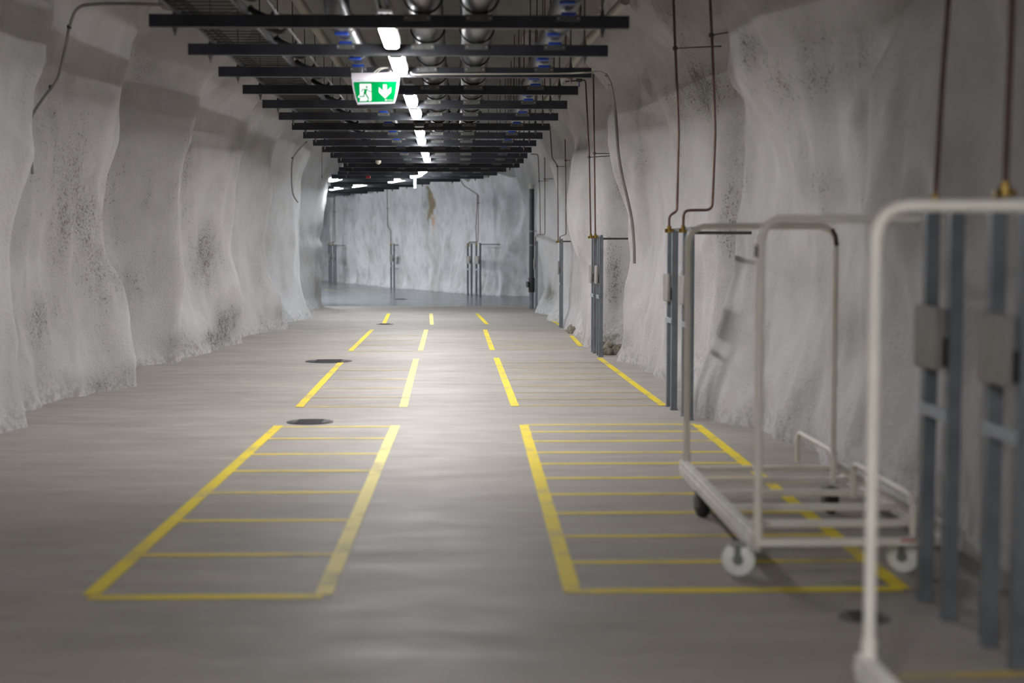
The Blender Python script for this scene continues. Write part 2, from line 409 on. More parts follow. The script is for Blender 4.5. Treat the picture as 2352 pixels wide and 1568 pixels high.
def pchip_eval(xs, ys, x):
    n = len(xs)
    if x <= xs[0]: return ys[0]
    if x >= xs[-1]: return ys[-1]
    lo, hi = 0, n - 1
    while hi - lo > 1:
        mid = (lo + hi) // 2
        if xs[mid] <= x: lo = mid
        else: hi = mid
    def slope(i):
        if i == 0 or i == n - 1: return 0.0
        h0, h1 = xs[i] - xs[i - 1], xs[i + 1] - xs[i]
        d0, d1 = (ys[i] - ys[i - 1]) / h0, (ys[i + 1] - ys[i]) / h1
        if d0 * d1 <= 0: return 0.0
        return (h0 + h1) * 3 / ((2 * h1 + h0) / d0 + (h1 + 2 * h0) / d1)
    h = xs[hi] - xs[lo]; t = (x - xs[lo]) / h
    d0, d1 = slope(lo), slope(hi)
    return ((1 + 2 * t) * (1 - t) ** 2 * ys[lo] + t * (1 - t) ** 2 * h * d0 + t * t * (3 - 2 * t) * ys[hi] + t * t * (t - 1) * h * d1)
GRIME_SHADE = [(470, 600, 32, 75, .9), (305, 650, 75, 60, .6), (215, 640, 45, 120, .45), (335, 150, 40, 45, .7), (515, 745, 28, 55, .8), (400, 790, 40, 30, .5),  # dark wall patches: real grime, plus shade of the recesses painted in
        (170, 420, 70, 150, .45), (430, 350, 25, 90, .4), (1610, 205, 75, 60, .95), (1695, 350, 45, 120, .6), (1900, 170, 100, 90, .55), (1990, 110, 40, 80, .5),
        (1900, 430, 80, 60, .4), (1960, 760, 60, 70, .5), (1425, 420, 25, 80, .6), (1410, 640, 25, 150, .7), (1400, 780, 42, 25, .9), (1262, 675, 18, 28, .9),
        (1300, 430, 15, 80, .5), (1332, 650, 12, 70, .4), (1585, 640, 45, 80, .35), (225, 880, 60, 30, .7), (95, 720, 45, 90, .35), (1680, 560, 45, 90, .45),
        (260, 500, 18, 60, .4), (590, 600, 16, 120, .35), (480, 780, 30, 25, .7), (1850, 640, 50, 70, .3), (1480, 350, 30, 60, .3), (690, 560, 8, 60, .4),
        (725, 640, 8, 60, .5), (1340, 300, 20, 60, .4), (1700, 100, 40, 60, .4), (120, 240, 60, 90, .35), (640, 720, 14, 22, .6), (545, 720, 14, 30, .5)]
def grime_shade_at(v):
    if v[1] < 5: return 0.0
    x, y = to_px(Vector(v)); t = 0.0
    for (cx, cy, rx, ry, a) in GRIME_SHADE:
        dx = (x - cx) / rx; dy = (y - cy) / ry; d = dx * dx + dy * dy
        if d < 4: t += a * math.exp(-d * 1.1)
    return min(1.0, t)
def rock_wall(name, ribs, sgn, y0, y1, mat):
    ribs = sorted(ribs, key=lambda r: r[0])
    ys = []; y = y0
    while y < y1:
        ys.append(y); y += 0.25 if y < 4 else (0.055 if y < 34 else 0.16)
    ys.append(y1)
    zs = [-0.03 + 0.055 * i for i in range(87)]
    tab = {}
    for z in zs:
        col = []
        for Y, prof in ribs:
            zt = prof[-1][0]
            pz = [a for a, _ in prof]; px = [b for _, b in prof]
            X = pchip_eval(pz, px, z) if len(pz) > 1 else px[0]
            if z > zt: X -= sgn * ((z - zt) * 0.35)
            if z > 3.2: X -= sgn * (z - 3.2) * 0.35
            col.append(X)
        tab[z] = col
    rY = [r[0] for r in ribs]
    vs, foot = [], []
    for y in ys:
        for z in zs:
            X = pchip_eval(rY, tab[z], y)
            q = Vector((sgn * 7.3, y * 0.95, z * 0.42))
            n1 = noise.noise(q * 1.6); n2 = noise.noise(q * 3.6 + Vector((9, 3, 1)))
            n3 = noise.noise(Vector((y * 6, z * 5, 3.1 * sgn)))
            n4 = noise.noise(Vector((y * 14, z * 13, 1.1 * sgn)))
            fold = 0.05 * (abs(n1) * 2 - 0.45) + 0.022 * (abs(n2) * 2 - 0.4) + 0.007 * n3 + 0.004 * n4
            wq = Vector((sgn * 5.3, y * 1.05 + 0.45 * n1 + z * 0.12, z * 0.52 + 0.35 * n2))
            d1 = noise.voronoi(wq)[0][0]
            d2 = noise.voronoi(wq * 2.3 + Vector((3, 1, 7)))[0][0]
            fold -= (0.34 * (d1 ** 1.7) - 0.09 + 0.07 * (d2 ** 1.5) - 0.02) * (1.0 if y < 18 else max(0.45, 1 - (y - 18) / 8))
            f = max(0.0, 1 - z / (0.34 + 0.16 * noise.noise(Vector((y * 1.1, 2, sgn)))))
            flare = f * f * (0.03 + 0.07 * abs(noise.noise(Vector((y * 2.1, 5, sgn)))) + 0.012 * noise.noise(Vector((y * 9, z * 9, 2))))
            # wall material side is outward (sgn), folds push it either way
            vs.append((X - sgn * (flare - fold * 0.75), y, z))
            foot.append(max(0.0, 1 - z / (0.16 + 0.75 * max(0, noise.noise(Vector((y * 0.8, 9, sgn))) + .15))))
    nz = len(zs); fs = []
    for i in range(len(ys) - 1):
        for j in range(nz - 1):
            a = i * nz + j
            fs.append((a, a + 1, a + nz + 1, a + nz) if sgn < 0 else (a, a + nz, a + nz + 1, a + 1))
    me = bpy.data.meshes.new(name); me.from_pydata(vs, [], fs); me.shade_smooth()
    at = me.attributes.new('foot', 'FLOAT', 'POINT'); at.data.foreach_set('value', foot)
    at = me.attributes.new('grime_shade', 'FLOAT', 'POINT'); at.data.foreach_set('value', [grime_shade_at(v) for v in vs])
    me.materials.append(M[mat])
    o = bpy.data.objects.new(name, me); C.objects.link(o); return struct(o)
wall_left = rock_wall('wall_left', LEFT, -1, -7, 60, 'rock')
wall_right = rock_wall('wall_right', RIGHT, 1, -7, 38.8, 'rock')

# far wall, running diagonally off to the left behind the bend
far_pts = [Vector((3.6, 37.4, 0)), Vector((2.4, 38.4, 0))] + [F(*p) for p in ((1205, 680.5), (1110, 678), (1007, 670), (904, 663), (798, 651.5), (757, 648.0), (735, 645.5))] + [Vector((-9.0, 62, 0)), Vector((-14, 76, 0))]
for p in far_pts: p.z = 0; p.x += .27; p.y += .13
seg_len = [0]
for a, b in zip(far_pts, far_pts[1:]): seg_len.append(seg_len[-1] + (b - a).length)
def far_at(s):
    for i in range(len(far_pts) - 1):
        if s <= seg_len[i + 1] or i == len(far_pts) - 2:
            t = (s - seg_len[i]) / (seg_len[i + 1] - seg_len[i])
            d = (far_pts[i + 1] - far_pts[i]).normalized()
            return far_pts[i].lerp(far_pts[i + 1], t), Vector((d.y, -d.x, 0))
def pline_d(p, pl):
    best = (1e9, 0)
    for (ax, ay, aw), (bx, by, bw) in zip(pl, pl[1:]):
        dx, dy = bx - ax, by - ay; t = max(0, min(1, ((p[0] - ax) * dx + (p[1] - ay) * dy) / (dx * dx + dy * dy + 1e-9)))
        d = math.hypot(p[0] - ax - dx * t, p[1] - ay - dy * t); w_ = aw + (bw - aw) * t
        if d / w_ < best[0]: best = (d / w_, t)
    return best[0]
STAIN = [(981, 428, 2.5), (989, 448, 7), (993, 468, 8), (988, 490, 6), (983, 503, 2.5)]
PALE = [(983, 500, 2.0), (981, 560, 3), (992, 590, 6), (1002, 612, 7), (997, 635, 6), (993, 668, 5)]
PALE2 = [(996, 520, 3), (995, 570, 2)]
vs, stain, rust, foot = [], [], [], []
S = seg_len[-1]; ns = 760; zs = [-0.03 + 0.06 * i for i in range(80)]
ssamp = []; s = 0
while s < S: ssamp.append(s); s += 0.05 if s < 22 else 0.3
for s in ssamp:
    p, nrm = far_at(s)
    for z in zs:
        q = Vector((s * 0.9, 4.2, z * 0.4))
        n1 = noise.noise(q * 1.1); n2 = noise.noise(q * 2.7 + Vector((4, 1, 2))); n3 = noise.noise(Vector((s * 5, z * 4, 8)))
        d1 = noise.voronoi(Vector((s * .75 + .5 * n1 + z * .15, 2.2, z * .42 + .4 * n2)))[0][0]; d = 0.14 - 0.42 * d1 ** 1.7 + 0.06 * (abs(n1) * 2 - .4) + 0.05 * (abs(n2) * 2 - .4) + 0.012 * n3 + 0.1 * noise.noise(Vector((s * .35, z * .5, 3)))
        f = max(0.0, 1 - z / 0.25)
        v = p - nrm * (f * f * 0.08 * (1 + noise.noise(Vector((s * 4, 1, 1)))) - d)
        v = Vector((v.x, v.y, z)); v -= nrm * max(0, z - 2.8) * 0.2
        vs.append(v)
        px = to_px(v)
        jit = (px[0] + 3 * noise.noise(Vector((s * 6, z * 6, 0))), px[1])
        a = pline_d(jit, STAIN); b_ = pline_d(jit, PALE)
        st = max(0, min(1, (1.15 - a) * 3)) * 0.9
        st = max(st, max(0, min(1, (1.3 - b_))) * 0.38 * (0.6 + .8 * abs(noise.noise(Vector((s * 9, z * 2, 5))))))
        stain.append(st)
        rust.append(max(0, min(1, 1.2 - math.hypot((jit[0] - 996) / 5, (jit[1] - 506) / 14))) + 0.35 * max(0, min(1, 1.2 - pline_d(jit, PALE2))))
        foot.append(max(0.0, 1 - z / (0.08 + 0.5 * max(0, noise.noise(Vector((s * 0.8, 9, 4)))))))
nz = len(zs)
fs = [(i * nz + j, (i + 1) * nz + j, (i + 1) * nz + j + 1, i * nz + j + 1) for i in range(len(ssamp) - 1) for j in range(nz - 1)]
me = bpy.data.meshes.new('wall_back'); me.from_pydata([tuple(v) for v in vs], [], fs); me.shade_smooth()
for nm, data in (('foot', foot), ('stain', stain), ('rust', rust)):
    at = me.attributes.new(nm, 'FLOAT', 'POINT'); at.data.foreach_set('value', data)
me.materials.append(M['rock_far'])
wall_back = bpy.data.objects.new('wall_back', me); C.objects.link(wall_back); struct(wall_back)

# ceiling of raw sprayed rock above the services
vs, fs = [], []
xs = [-9 + 0.16 * i for i in range(88)]; yy = []; y = -7.0
while y < 62: yy.append(y); y += 0.16 if y < 26 else 0.5
for y in yy:
    sh = -max(0, y - 30) * 0.42
    for x in xs:
        u = (x + 0.6) / 3.0
        n = noise.noise(Vector((x * .8, y * .7, 2.0))); n2 = noise.noise(Vector((x * 2.1, y * 1.9, 5.0)))
        z = 4.05 - 0.22 * min(u * u, 4) + 0.28 * (abs(n) * 2 - .4) + 0.08 * (abs(n2) * 2 - .4) + 0.02 * noise.noise(Vector((x * 7, y * 7, 1)))
        vs.append((x * (1 if x < 5 else 1) + sh, y, z))
nx = len(xs)
fs = [(i * nx + j, i * nx + j + 1, (i + 1) * nx + j + 1, (i + 1) * nx + j) for i in range(len(yy) - 1) for j in range(nx - 1)]
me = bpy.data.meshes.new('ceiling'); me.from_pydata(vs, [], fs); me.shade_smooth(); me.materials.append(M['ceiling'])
ceiling = bpy.data.objects.new('ceiling', me); C.objects.link(ceiling); struct(ceiling)

# floor: matt concrete, then a coated glossy stretch beyond the joint
YJ = F(980, 703.5).y
me = bpy.data.meshes.new('floor')
me.from_pydata([(-17, -7, 0), (5, -7, 0), (5, YJ, 0), (-17, YJ, 0), (5, YJ + .12, 0), (-17, YJ + .12, 0), (5, 86, 0), (-17, 86, 0)], [],
               [(0, 1, 2, 3), (3, 2, 4, 5), (5, 4, 6, 7)])
for m_ in ('floor', 'joint', 'floor_gloss'): me.materials.append(M[m_])
for i, p in enumerate(me.polygons): p.material_index = i
floor = bpy.data.objects.new('floor', me); C.objects.link(floor); struct(floor)
LZ = 0.0
def floor_strip(name, a, b, wdt, mat, label=None, z=0.003):
    LZ2 = z + random.random() * 0.001
    d = (b - a); d.z = 0; n = Vector((-d.y, d.x, 0)).normalized() * wdt / 2
    steps = max(2, int(d.length / 0.25)); mb = MB()
    vs_ = []
    for i in range(steps + 1):
        p = a.lerp(b, i / steps)
        for k in (-1, 1):
            q = p + n * k * (1 + 0.05 * noise.noise(Vector((p.x * 5, p.y * 5, k)))); vs_.append((q.x, q.y, LZ2))
    mb.add(vs_, [(2 * i, 2 * i + 1, 2 * i + 3, 2 * i + 2) for i in range(steps)])
    o = mb.build(name, mat, floor, smooth=False)
    if label: o['label'] = label
    return o
def fv(px, py): v = F(px, py); v.z = 0; return v
LINES = {'L': [((208, 1368), (640, 978)), ((687, 935), (783, 832)), ((805, 806), (855, 757)), ((881, 745), (893, 720))],
         'CL': [((743, 1367), (908, 978)), ((926, 935), (956, 824)), ((966, 805), (979, 757)), ((992, 746), (990, 720))],
         'CR': [((1316, 1362), (1203, 976)), ((1183, 933), (1140, 822)), ((1131, 804), (1114, 757)), ((1119, 745), (1095, 720))],
         'R': [((2072, 1353), (1600, 976)), ((1524, 932), (1376, 822)), ((1334, 795), (1312, 771)), ((1290, 748), (1262, 733))]}
for key, segs in LINES.items():
    for a, b in segs:
        floor_strip('painted_line', fv(*a), fv(*b), 0.068, 'yellow_sheen' if key == 'CL' else 'yellow')
def on_seg(seg, y):
    (x0, y0), (x1, y1) = seg
    A, B = fv(x0, y0), fv(x1, y1); Y = F(1100, y).y
    t = (Y - A.y) / (B.y - A.y); return A.lerp(B, t)
for y in (1367, 1271, 1193, 1129, 1080, 1041, 1006, 979):
    a, b = on_seg(LINES['L'][0], y), on_seg(LINES['CL'][0], y)
    floor_strip('painted_rung', a, b, 0.06 if y < 1360 else 0.075, 'yellow' if y > 1360 else 'yellow_mid', z=0.0015)
for y in (1359, 1293, 1233, 1180, 1136, 1099, 1066, 1040, 1014, 992, 976):
    a, b = on_seg(LINES['CR'][0], y), on_seg(LINES['R'][0], y)
    floor_strip('painted_rung', a, b, 0.06 if y < 1350 else 0.075, 'yellow' if y > 1350 else 'yellow_mid', z=0.0015)
for i, ys_ in ((1, (933, 912, 891, 870, 850)), (2, (806, 792, 781, 770)), (3, (744, 732))):
    for y in ys_:
        a, b = on_seg(LINES['L'][i], y), on_seg(LINES['CL'][i], y)
        floor_strip('painted_rung', a, b, 0.05, 'yellow_worn', z=0.0015)
for i, ys_ in ((1, (932, 917, 902, 887, 872, 858, 845, 833)), (2, (803, 793, 781))):
    for y in ys_:
        a, b = on_seg(LINES['CR'][i], y), on_seg(LINES['R'][i], y)
        floor_strip('painted_rung', a, b, 0.045, 'yellow_worn', z=0.0015)
floor_strip('painted_line', fv(742, 655), fv(880, 667), 0.05, 'yellow_worn')
floor_strip('painted_line', fv(742, 665), fv(800, 672), 0.05, 'yellow_worn')
floor_strip('painted_line', fv(2040, 1556), fv(2700, 1540), 0.068, 'yellow_worn')
# shallow iron covers let into the floor
for (px, py, r, lab) in ((712, 969, 0.175, 'dark round drain cover beside the nearest left floor box marking'),
                         (755, 829.5, 0.27, 'larger dark round drain cover at the top of the second yellow line'),
                         (884, 744.5, 0.15, 'small dark drain cover beyond the third left yellow line'),
                         (920, 687, 0.19, 'dark drain cover on the glossy far floor'),
                         (1985, 1418, 0.09, 'blurred dark drain cover behind the nearest trolley upright')):
    c = fv(px, py)
    t = thing('drain_cover', lab, 'drain cover', c)
    cm = 'cover_worn' if r == 0.09 else 'cover'
    mb = MB(); mb.tube([c + Vector((0, 0, -.01)), c + Vector((0, 0, .004))], r, 28); mb.build('rim', cm, t)
    mb = MB(); mb.tube([c + Vector((0, 0, .004)), c + Vector((0, 0, .007))], r * .86, 28); mb.build('lid', cm, t)
    mb = MB()
    for k in range(-2, 3): mb.box(c + Vector((0, k * r * .3, .0085)), (r * 1.1, r * .1, .003))
    o = mb.build('tread_rib', 'cover', t); o['kind'] = 'stuff'
# rubble crumbs at the foot of the right wall
for (px, py, n, lab) in ((1322, 762, 14, 'mossy rubble heap at the wall foot beside the single outlet stand'),
                         (1400, 808, 16, 'dark rubble crumbs at the wall foot behind the double outlet stand')):
    c = fv(px, py); mb = MB()
    for k in range(n):
        q = c + Vector((random.uniform(-.12, .16), random.uniform(-.5, .5), 0)); r = random.uniform(.03, .09)
        bm = bmesh.new(); bmesh.ops.create_icosphere(bm, subdivisions=2, radius=r)
        vv = [v.co * (1 + .5 * noise.noise(v.co * 9 + q)) + q + Vector((0, 0, r * .3)) for v in bm.verts]
        bm.verts.index_update(); mb.add(vv, [tuple(v.index for v in f.verts) for f in bm.faces]); bm.free()
    o = mb.build('rubble', 'stone'); tag(o, lab, 'rubble'); o['kind'] = 'stuff'

# ------------------------------------------------------------ ceiling services
OFF = [(8.7, 0), (12, -.03), (15, -.06), (18.6, -.12), (22.4, -.15), (23.6, -.17), (24.9, -.37), (26.1, -.5), (27.3, -.72), (28.6, -1.2),
       (29.8, -1.83), (31, -2.2), (32.3, -2.6), (33.5, -3.0), (34.8, -3.5), (36, -4.0), (37.3, -4.7)]
def off(y): return lerp_tab(OFF, y)
SP = 1.241; Y1 = 8.73
BZ0, BZ1 = 2.634, 2.711
def beam_y(k): return Y1 + SP * (k - 1)
beam_prof = [(0, 0), (0, .077), (.045, .077), (.045, .066), (.041, .066), (.041, .073), (.004, .073), (.004, .004), (.041, .004), (.041, .011), (.045, .011), (.045, 0)]
for k in range(1, 25):
    y = beam_y(k); o_ = off(y)
    x0, x1 = -1.945 + o_, .957 + o_
    if k in (17, 18, 19): x0 = -0.0985 * y
    t = thing('ceiling_beam', '%s dark steel channel beam from the camera, across the tunnel ceiling' % ORD[k - 1], 'beam',
              (0, y, BZ0), 'steel beams carrying the pipes')
    mb = MB(); mb.prism([(a + y, b + BZ0) for a, b in beam_prof], x0, x1, 'x'); mb.build('channel', 'beam', t, angle=20)
    for xr in (-1.80, .797):
        mb = MB(); mb.tube([(xr + o_, y + .058, BZ0 - .045), (xr + o_, y + .058, 4.35)], .006, 6); mb.build('threaded_rod', 'rod', t)
        mb = MB(); mb.tube([(xr + o_, y + .058, BZ0 - .028), (xr + o_, y + .058, BZ0 - .001)], [.009, .017], 6)
        mb.tube([(xr + o_, y + .058, BZ1 + .001), (xr + o_, y + .058, BZ1 + .05)], [.017, .008], 6); mb.box((xr + o_, y + .05, BZ0 - .002), (.03, .03, .004))
        nt_ = mb.build('nut', 'rod', t); nt_['kind'] = 'stuff'
    if k <= 16:
        for xp, wp in ((-.33, .165), (.045, .165), (.585, .15), (-.86, .13)):
            if xp == -.86 and k < 2: continue
            mb = MB(); mb.bbox((xp + o_, y - .005, BZ1 - .018), (wp, .006, .038), .002); mb.box((xp + o_, y + .02, BZ1 + .003), (wp, .05, .004))
            pl = mb.build('bracket_plate', 'plate', t)
            mb = MB()
            for sx in (-1, 1): mb.tube([(xp + o_ + sx * wp * .4, y - .007, BZ1 - .018), (xp + o_ + sx * wp * .4, y - .013, BZ1 - .018)], .006, 6)
            if k <= 9: sc = mb.build('screw', 'clip', pl); sc['kind'] = 'stuff'
        for xp in (.585, -.86):
            if xp < 0 and k < 2: continue
            mb = MB(); mb.bbox((xp + o_, y - .012, BZ1 + .006), (.092, .05, .019), .005); mb.build('pipe_saddle', 'blue', t)

def along(x, z, y0, y1, step=.4):
    pts = []; y = y0
    while y < y1: pts.append(Vector((x + off(y), y, z))); y += step
    pts.append(Vector((x + off(y1), y1, z))); return pts
# two large spiral ducts
for (x, lab) in ((-.295, 'left one of two large ribbed silver ventilation ducts, beside the tube lights'), (.047, 'right one of two large ribbed silver ventilation ducts on the beams')):
    t = thing('ventilation_duct', lab, 'duct', (x, 6.0, 2.84))
    mb = MB(); pts, rr = [], []; y = 6.0; R_ = .116; z = BZ1 + .012 + R_
    while y < 28.2:
        pts.append(Vector((x + off(y), y, z))); rr.append(R_); pts.append(Vector((x + off(y), y + .02, z))); rr.append(R_ - .0025); y += .033
    mb.tube(pts, rr, 28); mb.build('duct_body', 'duct', t, angle=60)
    for k in range(1, 17):
        y = beam_y(k) + .02; c = Vector((x + off(y), y, z))
        mb = MB(); ring = [c + Vector((math.cos(a) * (R_ + .004), 0, math.sin(a) * (R_ + .004))) for a in [i * 2 * math.pi / 28 for i in range(28)]]
        mb.tube(ring, .007, 6, close=True)
        for sx in (-1, 1): mb.box(c + Vector((sx * (R_ + .014), 0, 0)), (.022, .012, .012))
        mb.build('pipe_clamp', 'black', t)
# insulated foil pipes
for (x, y0, lab) in ((.585, 6.0, 'foil wrapped pipe with blue saddles near the right wall'), (-.86, 9.3, 'foil wrapped pipe with blue saddles left of the exit sign')):
    t = thing('insulated_pipe', lab, 'pipe', (x, y0, 2.84))
    R_ = .085; z = BZ1 + .024 + R_
    mb = MB(); pts = along(x, z, y0, 28.2, .12)
    if x < 0: pts = [pts[0] + Vector((0, -.13, 1.2)), pts[0] + Vector((0, -.13, .25)), pts[0] + Vector((0, -.11, .10)), pts[0] + Vector((0, -.05, .02))] + pts
    rr = [R_ * (1 + .035 * noise.noise(p * 6)) for p in pts]
    mb.tube(pts, rr, 20); mb.build('foil_wrap', 'foil', t)
    for k in range(1 if x > 0 else 2, 17):
        y = beam_y(k) - .34; c = Vector((x + off(y), y, z))
        mb = MB(); mb.bbox(c + Vector((-.03 if x > 0 else .0, 0, -R_ - .006)), (.092, .06, .017), .005); mb.build('blue_pad', 'blue', t)
        mb = MB(); ring = [c + Vector((math.cos(a) * (R_ + .003), .09, math.sin(a) * (R_ + .003))) for a in [i * 2 * math.pi / 20 for i in range(20)]]
        mb.tube(ring, .004, 5, close=True); mb.build('binding_wire', 'clip', t)
# pair of small conduits above the lamps
for dx, lab in ((-.03, 'left one of two slim grey conduits running above the tube lights'), (.03, 'right one of two slim grey conduits running above the tube lights')):
    mb = MB(); mb.tube(along(-.545 + dx, 2.80, 6, 28), .016, 10)
    tag(mb.build('slim_conduit', 'greypipe'), lab, 'conduit')
# drain pipes higher up
mb = MB(); mb.tube(along(-1.31, 3.2, 7, 26), .042, 14); t = mb.build('drain_pipe', 'beigepipe'); tag(t, 'beige drain pipe high above the cable tray', 'pipe')
mb = MB(); mb.tube([P(1436, 0, 11.2), P(1347, 98, 13.2), P(1286, 186, 16.3), P(1250, 236, 19.0)], .040, 14); tag(mb.build('drain_pipe', 'beigepipe'), 'pale drain pipe climbing behind the right beam ends', 'pipe')
# thin sprinkler lines on the right with vertical droppers
mb = MB(); mb.tube(along(.70, 3.05, 7, 28), .014, 8); sl = mb.build('sprinkler_pipe', 'rod'); tag(sl, 'thin dark pipe above the right foil pipe', 'pipe')
for k in range(1, 17):
    y = beam_y(k) + .25
    mb = MB(); mb.tube([(.68 + off(y), y, BZ1 - .0), (.68 + off(y), y, 4.3)], .007, 6); mb.build('hanger_rod', 'copper', sl)
# cable tray
t = thing('cable_tray', 'long steel cable tray with many cross rungs at the left above the beams', 'cable tray', (-1.57, 7.0, BZ1))
for x in (-1.77, -1.37):
    mb = MB(); a = along(x, BZ1 + .025, 7.0, 24.6, .6)
    for p, q in zip(a, a[1:]):
        c = (p + q) / 2; mb.box(c, (.018, (q - p).length + .01, .05), Matrix.Rotation(-math.atan2(q.x - p.x, q.y - p.y), 3, 'Z'))
    mb.build('tray_rail', 'tray', t, smooth=False)
mb = MB(); mb.tube([(-.196, 0, 0), (.196, 0, 0)], .0075, 6); r0 = mb.build('rung', 'rung', t)
r0.location = Vector((0, 0, 0)); y = 7.05; first = True
me_r = r0.data
me_r.transform(Matrix.Translation(t.location))
while y < 24.5:
    o = r0 if first else r0.copy()
    if not first: C.objects.link(o)
    first = False
    o.parent = t; o.location = Vector((-1.57 + off(y), y, BZ1 + .02)) - t.location; y += .125
# three data cables inside and the hooks on its right side
for i, (dx, r) in enumerate(((-1.72, .012), (-1.70, .010))):
    mb = MB(); mb.tube([p + Vector((.01 * noise.noise(p * 2 + Vector((i, 0, 0))), 0, 0)) for p in along(dx, BZ1 + .045 + i * .012, 7.2, 24, .3)], r, 6)
    mb.build('power_cable', 'black', None); tag(bpy.data.objects[mb and C.objects[-1].name], ('lower' if i == 0 else 'upper') + ' black power cable lying along the left rail of the tray', 'cable')
hk = MB()
arc = [Vector((0, 0, .03)), Vector((.03, 0, .005)), Vector((.08, 0, -.018)), Vector((.115, 0, -.028)), Vector((.14, 0, -.018)), Vector((.152, 0, .006)), Vector((.148, 0, .032))]
hk.tube(smoothline(arc, 4), [.022 - .0005 * i for i in range(25)], 8)
h0 = hk.build('cable_hook', 'black', t); h0.data.transform(Matrix.Translation(t.location))
y = 7.6; first = True
while y < 23.5:
    o = h0 if first else h0.copy()
    if not first: C.objects.link(o)
    first = False
    o.parent = t; o.location = Vector((-1.36 + off(y), y, BZ1 + .03)) - t.location; y += SP / 2
mb = MB(); mb.tube(along(-1.195, BZ1 + .028, 7, 24, .3), .009, 8); tag(mb.build('hanging_cable', 'greypipe'), 'grey cable carried in the black hooks beside the tray', 'cable')

# ------------------------------------------------------------ tube lights
prof = [(-.052, .075), (.052, .075), (.058, .045), (.048, .012), (.034, 0), (-.034, 0), (-.048, .012), (-.058, .045)]
def make_lamp(mat, side='tube_side'):
    t = thing('tube_light', '', 'ceiling light', (0, 0, 0), 'fluorescent tube lights under the beams')
    L_ = .97
    low = [(.048, .012), (.034, 0), (-.034, 0), (-.048, .012)]
    mb = MB(); mb.prism(low, -L_ / 2, L_ / 2, 'y'); mb.build('diffuser', mat, t, angle=25)
    mb = MB(); mb.prism([(-.052, .078), (.052, .078), (.058, .045), (.0485, .0125), (-.0485, .0125), (-.058, .045)], -L_ / 2, L_ / 2, 'y'); mb.build('side_diffuser', side, t, angle=25)
    mb = MB(); mb.bbox((0, 0, .095), (.09, L_ - .02, .034), .008)
    for s_ in (-1, 1): mb.prism([(a * 1.03, b + .001) for a, b in prof], s_ * L_ / 2, s_ * (L_ / 2 + .010), 'y')
    mb.build('housing', 'lamp_body', t, angle=25)
    for yy_ in (-.45, 0, .45):
        for s_ in (-1, 1):
            mb = MB(); mb.bbox((s_ * .0575, yy_, .06), (.006, .02, .04), .002); mb.build('clip', 'clip', t)
    for s_ in (-1, 1):
        mb = MB(); mb.bbox((s_ * .021, -L_ / 2 - .014, .060), (.012, .004, .034), .001); mb.build('clip', 'clip', t)
    return t
LX = [(8.7, -.533), (12, -.555), (14.5, -.57), (17, -.62), (19, -.665), (21, -.68), (23, -.71), (24.5, -.78)]
lamps = []
for k in (1, 2, 4, 5, 7, 8, 10, 11):
    ya, yb = beam_y(k) + .055, beam_y(k + 1) - .015
    c = yb - .51 if k != 1 else ya + .52; lamps.append((Vector((lerp_tab(LX, c), c, 2.655 if k == 1 else 2.645)), 0.012, False))
def seg_lamp(x0, y0, x1, y1, kind=1): lamps.append((Vector(((x0 + x1) / 2, (y0 + y1) / 2, 2.635)), -math.atan2(x1 - x0, y1 - y0), kind))
seg_lamp(-.80, 24.8, -.93, 26.0); seg_lamp(-.93, 26.2, -1.14, 27.3)
seg_lamp(-1.32, 28.05, -1.70, 29.2); seg_lamp(-2.22, 30.2, -2.62, 31.35, 2); seg_lamp(-2.86, 31.75, -3.26, 32.9, 2)
seg_lamp(-2.52, 27.7, -2.86, 28.85, 2)
for x, y in ((-4.0, 34.3), (-4.7, 36), (-5.3, 38.3), (-5.9, 40), (-6.4, 42.6), (-6.9, 44.4), (-7.6, 47.5), (-8.2, 50), (-9, 53)): seg_lamp(x, y, x - .45, y + 1.1, 3)  # unseen lamps added round the bend to light the far wall
lamp_a = make_lamp('tube'); lamp_b = make_lamp('tube_far', 'tube_side_far'); lamp_c = make_lamp('tube_dim'); fill_lamp_bend = make_lamp('fill_bend', 'fill_side_bend'); used = set()
names = ['first tube light from the camera, between the nearest and second beams', 'second tube light, overlapping the corner of the exit sign',
         'third tube light, just beyond the exit sign', 'fourth tube light, end to end with the third', 'fifth tube light, beyond the black round speaker',
         'sixth tube light, last before the tenth beam', 'seventh tube light of the straight row', 'eighth tube light, last in the straight part',
         'tube light turning left where the tunnel bends', 'tube light right behind the far edge-on exit sign', 'tube light alone above the far wall, nearest after the far exit sign',
         'slanting tube light second from the left wall corner', 'slanting tube light closest to the left wall corner, lowest in view',
         'separate tube light left of the others, above the left wall corner']
names += ['added unseen fill lamp %s round the left bend' % s_ for s_ in ('first', 'second', 'third', 'fourth', 'fifth', 'sixth', 'seventh', 'eighth', 'ninth')]
for (loc, rz, far), nm in zip(lamps, names):
    src = (lamp_a, lamp_b, lamp_c, fill_lamp_bend)[int(far)]
    o = dup(src) if int(far) in used else src
    used.add(int(far))
    o.location = loc; o.rotation_euler = (0, 0, rz); o['label'] = nm
# unseen fill lamps added behind the camera to brighten the near end
for i, y in enumerate((-5.6, -4.3, -1.3, 0.0)):
    if i == 0: fill_lamp_rear = make_lamp('fill_rear')
    o = fill_lamp_rear if i == 0 else dup(fill_lamp_rear)
    o.location = (-.5, y, 2.64); o['label'] = ('farthest', 'second farthest', 'nearer', 'nearest')[i] + ' added unseen fill lamp of the four overhead behind the camera'

